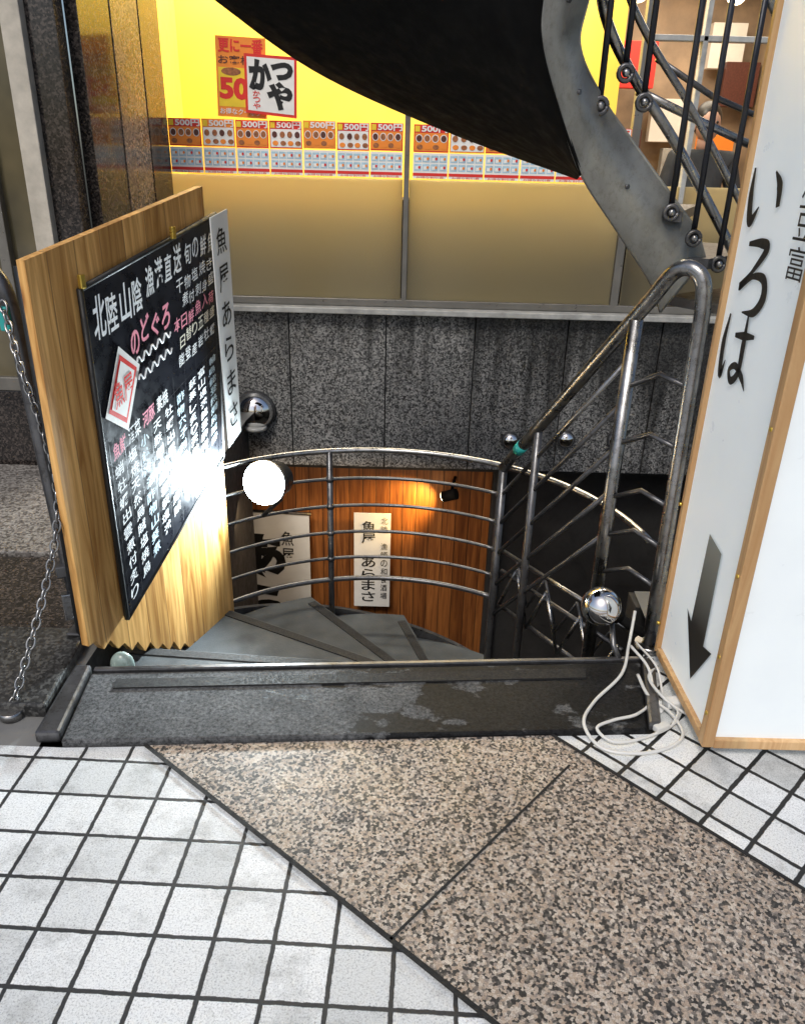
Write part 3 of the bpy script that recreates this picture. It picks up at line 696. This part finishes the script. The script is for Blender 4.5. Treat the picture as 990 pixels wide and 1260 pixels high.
# ---------------------------------------------------------------- light-box sign at right
sg=group('lightbox_sign')
x0,x1,y0,y1,zb,zt=.893,1.62,1.778,2.252,.05,2.25
box('body',((x0+x1)/2,(y0+y1)/2,(zb+zt)/2),(x1-x0-.012,y1-y0-.012,zt-zb-.012),M['white'],sg,bev=.002)
for i,(x,y,w) in enumerate([(x0,y0,.034),(x0,y1,.020),(x1,y0,.034),(x1,y1,.02)]):
    box('frame_post_%d'%i,(x,y,(zb+zt)/2),(w,w,zt-zb),M['lwood'],sg,bev=.003)
for i,zz in enumerate((zb,zt)):
    box('frame_side_%d'%i,(x0,(y0+y1)/2,zz+.006),(.02,y1-y0-.03,.028),M['lwood'],sg,bev=.003)
    box('frame_front_%d'%i,((x0+x1)/2,y0,zz+.006),(x1-x0-.04,.02,.030),M['lwood'],sg,bev=.003)
    box('frame_back_%d'%i,((x0+x1)/2,y1,zz+.006),(x1-x0-.03,.02,.028),M['lwood'],sg,bev=.003)
for i,(yy,zz) in enumerate([(y0+.0,.16),(y1-.0,.16),(y0,1.0),(y0+.0,.6),(y0,.35),(y1,.6)]):
    cyl('screw_%d'%i,(x0-.010,yy,zz),(x0-.020,yy,zz),.006,M['brass'],sg,10)
for i,(xx,yy) in enumerate([(x0+.06,y0+.06),(x1-.06,y0+.06),(x0+.06,y1-.06),(x1-.06,y1-.06)]):
    cyl('foot_%d'%i,(xx,yy,.004),(xx,yy,zb),.02,M['blackmetal'],sg)
s=Sheet((x0+.004,y1,zb),(x0+.004,y0,zb),(x0+.004,y0,zt),(x0+.004,y1,zt))
HS=zt-zb; WS=y1-y0
def uy(y): return (y1-y)/WS
def vz(zv): return (zv-zb)/HS
def ch_(c,y,zv,w,h,b=.0,sk=0): s.text(c,uy(y+w/2),vz(zv-h/2),uy(y-w/2),vz(zv+h/2),M['ink'],.003,b,sk)
def stroke(pts,ws):
    P=catmull([(a,b,0) for a,b in pts],10); n=len(P); m_=len(ws)-1
    lft=[];rgt=[]
    for i,p in enumerate(P):
        t=(P[min(i+1,n-1)]-P[max(i-1,0)]).normalized(); nn=Vector((-t.y,t.x,0))
        f=i/(n-1)*m_; k=min(int(f),m_-1); w_=ws[k]+(ws[k+1]-ws[k])*(f-k)
        lft.append(p+nn*w_/2); rgt.append(p-nn*w_/2)
    V=[s.at(uy(q.x),vz(q.y),.003) for q in lft+rgt]
    F_=[(i,i+1,n+i+1,n+i) for i in range(n-1)]
    s._add(M['ink'],V,F_)
def S(yc,zc,k,pts,ws): stroke([(yc-k*a,zc+k*b) for a,b in pts],[w_*k for w_ in ws])
S(2.125,1.505,.20,[(-.42,.34),(-.40,.0),(-.28,-.30),(-.08,-.12)],[.05,.15,.17,.02])
S(2.125,1.505,.20,[(.22,.30),(.40,.14),(.46,-.10)],[.03,.15,.10])
S(2.085,1.31,.19,[(-.38,.42),(.02,.46),(.22,.40),(-.12,.06),(-.42,-.16),(-.05,.02),(.30,.02),(.40,-.20),(.20,-.42),(-.18,-.48)],[.06,.13,.15,.07,.12,.08,.14,.18,.13,.02])
S(2.10,1.12,.20,[(-.44,.42),(-.50,.0),(-.42,-.42),(-.32,-.20)],[.05,.14,.14,.02])
S(2.10,1.12,.20,[(-.16,.18),(.14,.22),(.44,.26)],[.06,.12,.05])
S(2.10,1.12,.20,[(.14,.48),(.16,.1),(.16,-.26),(-.02,-.42),(-.14,-.30),(.04,-.20),(.30,-.30),(.46,-.44)],[.05,.14,.12,.11,.08,.10,.11,.02])
for i,c in enumerate('湯豆富'): ch_(c,1.875,1.545-.088*i,.09,.075,.0)
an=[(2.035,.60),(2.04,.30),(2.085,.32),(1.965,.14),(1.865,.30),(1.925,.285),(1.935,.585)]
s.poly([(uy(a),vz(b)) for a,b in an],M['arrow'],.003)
s.flush('side_print',sg)
# front face: large brush strokes of the shop name
s=Sheet((x0,y0+.002,zb),(x1,y0+.002,zb),(x1,y0+.002,zt),(x0,y0+.002,zt))
WS2=x1-x0
def stroke2(pts,ws):
    P=catmull([(a,b,0) for a,b in pts],10); n=len(P); m_=len(ws)-1; lft=[];rgt=[]
    for i,p in enumerate(P):
        t=(P[min(i+1,n-1)]-P[max(i-1,0)]).normalized(); nn=Vector((-t.y,t.x,0))
        f=i/(n-1)*m_; k=min(int(f),m_-1); w_=ws[k]+(ws[k+1]-ws[k])*(f-k)
        lft.append(p+nn*w_/2); rgt.append(p-nn*w_/2)
    V=[s.at((q.x-x0)/WS2,(q.y-zb)/HS,.004) for q in lft+rgt]
    s._add(M['ink'],V,[(n+i,n+i+1,i+1,i) for i in range(n-1)])
for zc in (1.75,1.10,.30):
    k=.34; cx=1.35
    stroke2([(cx+k*a,zc+k*b) for a,b in [(-.44,.42),(-.52,.0),(-.44,-.38),(-.30,-.20)]],[.03,.07,.06,.01])
    stroke2([(cx+k*a,zc+k*b) for a,b in [(-.16,.18),(.14,.22),(.44,.26)]],[.03,.05,.02])
    stroke2([(cx+k*a,zc+k*b) for a,b in [(.14,.48),(.16,.1),(.16,-.26),(-.02,-.42),(-.14,-.30),(.04,-.20),(.46,-.44)]],[.02,.06,.05,.05,.03,.04,.01])
s.flush('front_print',sg)

# ---------------------------------------------------------------- globe lamp + cable on the ground
gl=group('globe_spotlight')
gc=(.685,2.285,.20)
sphere('globe',gc,.068,M['chrome'],gl)
cyl('collar',(.72,2.33,.16),(.765,2.37,.12),.035,M['black'],gl)
tube('stem',[(.765,2.37,.12),(.82,2.36,.08),(.87,2.34,.06)],.018,M['black'],gl)
tube('bracket',[(.74,2.33,.13),(.74,2.26,.06),(.76,2.23,.02)],.01,M['steel_dk'],gl)
cbl=group('power_cable')
def cable(pts,r=.0055,n='cord'): tube(n,catmull([(a,b,c) for a,b,c in pts],10),r,M['cable'],cbl,seg=8)
cable([(.83,2.36,.14),(.80,2.28,.05),(.74,2.13,.035),(.62,1.99,.026),(.565,1.88,.028),(.60,1.79,.014),(.70,1.77,.014),(.80,1.80,.014),(.86,1.86,.014),(.85,1.95,.02),(.80,2.02,.03),(.79,2.12,.04)],.0055)
cable([(.80,2.26,.06),(.83,2.14,.05),(.81,2.02,.02),(.74,1.93,.03),(.66,1.90,.028),(.60,1.86,.028),(.64,1.81,.02),(.74,1.84,.014),(.84,1.90,.014),(.89,1.97,.014),(.94,2.05,.014)],.005,'cord_2')
cable([(.83,2.30,.05),(.86,2.15,.05),(.85,2.02,.02),(.87,1.95,.03),(.84,1.90,.014)],.004,'cord_3')
cable([(.88,2.20,.02),(.82,2.10,.045),(.84,2.00,.04),(.90,1.95,.02),(.93,1.99,.014)],.005,'cord_4')
box('plug',(.80,1.88,.022),(.05,.025,.02),M['cable'],cbl,rz=.5)
box('junction',(.875,2.0,.02),(.06,.04,.03),M['cloth'],cbl,rz=.2)
for i in range(9):
    box('litter_%d'%i,(.86+random.uniform(-.05,.06),1.98+random.uniform(-.07,.12),.014),(.03,.02,.004),M['cloth'] if i%2 else M['tread'],cbl,rz=random.uniform(0,3),rx=random.uniform(-.3,.3))

# ---------------------------------------------------------------- diner inside the shop
pn=group('seated_person')
def skin_fig(name,verts,edges,rad,mat,parent,lvl=2):
    me=bpy.data.meshes.new(name); me.from_pydata(verts,edges,[]); o=bpy.data.objects.new(name,me); COL.objects.link(o); o.parent=parent
    md=o.modifiers.new('skin','SKIN'); 
    for v,r_ in zip(me.skin_vertices[0].data,rad): v.radius=(r_,r_) if not isinstance(r_,tuple) else r_
    me.skin_vertices[0].data[0].use_root=True
    md.use_smooth_shade=True
    sb=o.modifiers.new('sub','SUBSURF'); sb.levels=lvl; sb.render_levels=lvl
    me.materials.append(mat); return o
px,py,pz=2.06,6.1,1.26
vv=[(px,py,pz),(px,py-.02,pz+.2),(px,py-.03,pz+.38),(px,py-.03,pz+.46),
    (px-.19,py-.03,pz+.40),(px-.26,py-.08,pz+.14),(px-.14,py-.30,pz+.05),
    (px+.19,py-.03,pz+.40),(px+.26,py-.08,pz+.14),(px+.14,py-.30,pz+.05),
    (px-.1,py-.35,pz-.08),(px+.1,py-.35,pz-.08)]
ee=[(0,1),(1,2),(2,3),(2,4),(4,5),(5,6),(2,7),(7,8),(8,9),(0,10),(0,11)]
skin_fig('body',vv,ee,[(.17,.12),(.16,.11),(.15,.10),.06,.075,.055,.04,.075,.055,.04,.09,.09],M['cloth_dk'],pn)
sphere('head',(px,py-.05,pz+.62),.10,M['skin'],pn,sc=(.82,.95,1.15))
cyl('neck',(px,py-.03,pz+.44),(px,py-.04,pz+.55),.05,M['skin'],pn)
sphere('hair',(px,py-.02,pz+.65),.108,M['hair'],pn,sc=(.9,1.0,1.10))
sphere('nose',(px,py-.148,pz+.61),.014,M['skin'],pn); 
for sx in(-1,1):
    sphere('eye',(px+sx*.032,py-.137,pz+.63),.010,M['ink'],pn,seg=8,rings=6); sphere('ear',(px+sx*.085,py-.04,pz+.61),.022,M['skin'],pn,sc=(.4,.8,1.2))
    hv=[(px+sx*.14,py-.30,pz+.05),(px+sx*.10,py-.37,pz+.03)]; he=[(0,1)]; hr_=[.035,.03]
    for f_ in range(5):
        b_=len(hv); hv+= [(px+sx*(.13-.018*f_),py-.42,pz+.03),(px+sx*(.125-.018*f_),py-.45,pz+.015)]; he+=[(1,b_),(b_,b_+1)]; hr_+=[.009,.008]
    skin_fig('hand',hv,he,hr_,M['skin'],pn,1)
box('table',(2.06,5.76,1.235),(1.1,.30,.03),M['brown'],sh)

# ---------------------------------------------------------------- world and lights
w=bpy.data.worlds.new('World'); scene.world=w; w.use_nodes=True; nt=w.node_tree
bg=nt.nodes['Background']; sky=nt.nodes.new('ShaderNodeTexSky'); sky.sky_type='NISHITA'; sky.sun_disc=False
sky.sun_elevation=R(52); sky.sun_rotation=R(200); sky.air_density=1.0; sky.dust_density=3
nt.links.new(sky.outputs[0],bg.inputs[0]); bg.inputs[1].default_value=.115
def light(name,typ,loc,energy,col,**kw):
    d=bpy.data.lights.new(name,typ); d.energy=energy; d.color=col
    for k,v in kw.items(): setattr(d,k,v)
    o=bpy.data.objects.new(name,d); COL.objects.link(o); o.location=loc; return o
def point(o,tgt): o.rotation_euler=(Vector(tgt)-o.location).to_track_quat('-Z','Y').to_euler()
sun=light('sun','SUN',(0,0,10),1.8,(1,.97,.92),angle=R(14))
az=R(200); el=R(52)
sd=Vector((math.sin(az)*math.cos(el),math.cos(az)*math.cos(el),math.sin(el)))
sun.rotation_euler=(-sd).to_track_quat('-Z','Y').to_euler()
a=light('shop_strip_light','AREA',(-.15,5.38,3.15),135,(1,.93,.78),shape='RECTANGLE',size=2.7,size_y=.3)
a=light('shop_room_light','AREA',(1.9,6.6,3.15),75,(1,.86,.68),shape='RECTANGLE',size=1.8,size_y=1.6)
l=light('flood_beam','SPOT',tuple(lp+aim*.05),100,(.80,.93,1),spot_size=R(165),spot_blend=.6,shadow_soft_size=.05); point(l,lp+Vector((-.60,-.9,.12)))
l=light('banner_spot','SPOT',(.27,5.12,-.60),60,(1,.62,.18),spot_size=R(85),spot_blend=.8,shadow_soft_size=.03); point(l,(.05,5.31,-.74))
l=light('basement_glow','AREA',(-.3,4.6,-.5),5,(1,.70,.40),shape='RECTANGLE',size=1.6,size_y=.2); point(l,(-.4,5.3,-1.4))

# ---------------------------------------------------------------- camera
cd=bpy.data.cameras.new('camera'); cam=bpy.data.objects.new('camera',cd); COL.objects.link(cam); scene.camera=cam
cd.sensor_fit='VERTICAL'; cd.sensor_height=36; cd.lens=36*950/1260; cd.clip_start=.05; cd.clip_end=300
cam.matrix_world=Matrix.Translation((0,0,1.55))@Matrix.Rotation(R(90-24),4,'X')@Matrix.Rotation(R(1.5),4,'Z')
scene.view_settings.view_transform='Standard'; scene.view_settings.look='None'; scene.view_settings.exposure=0
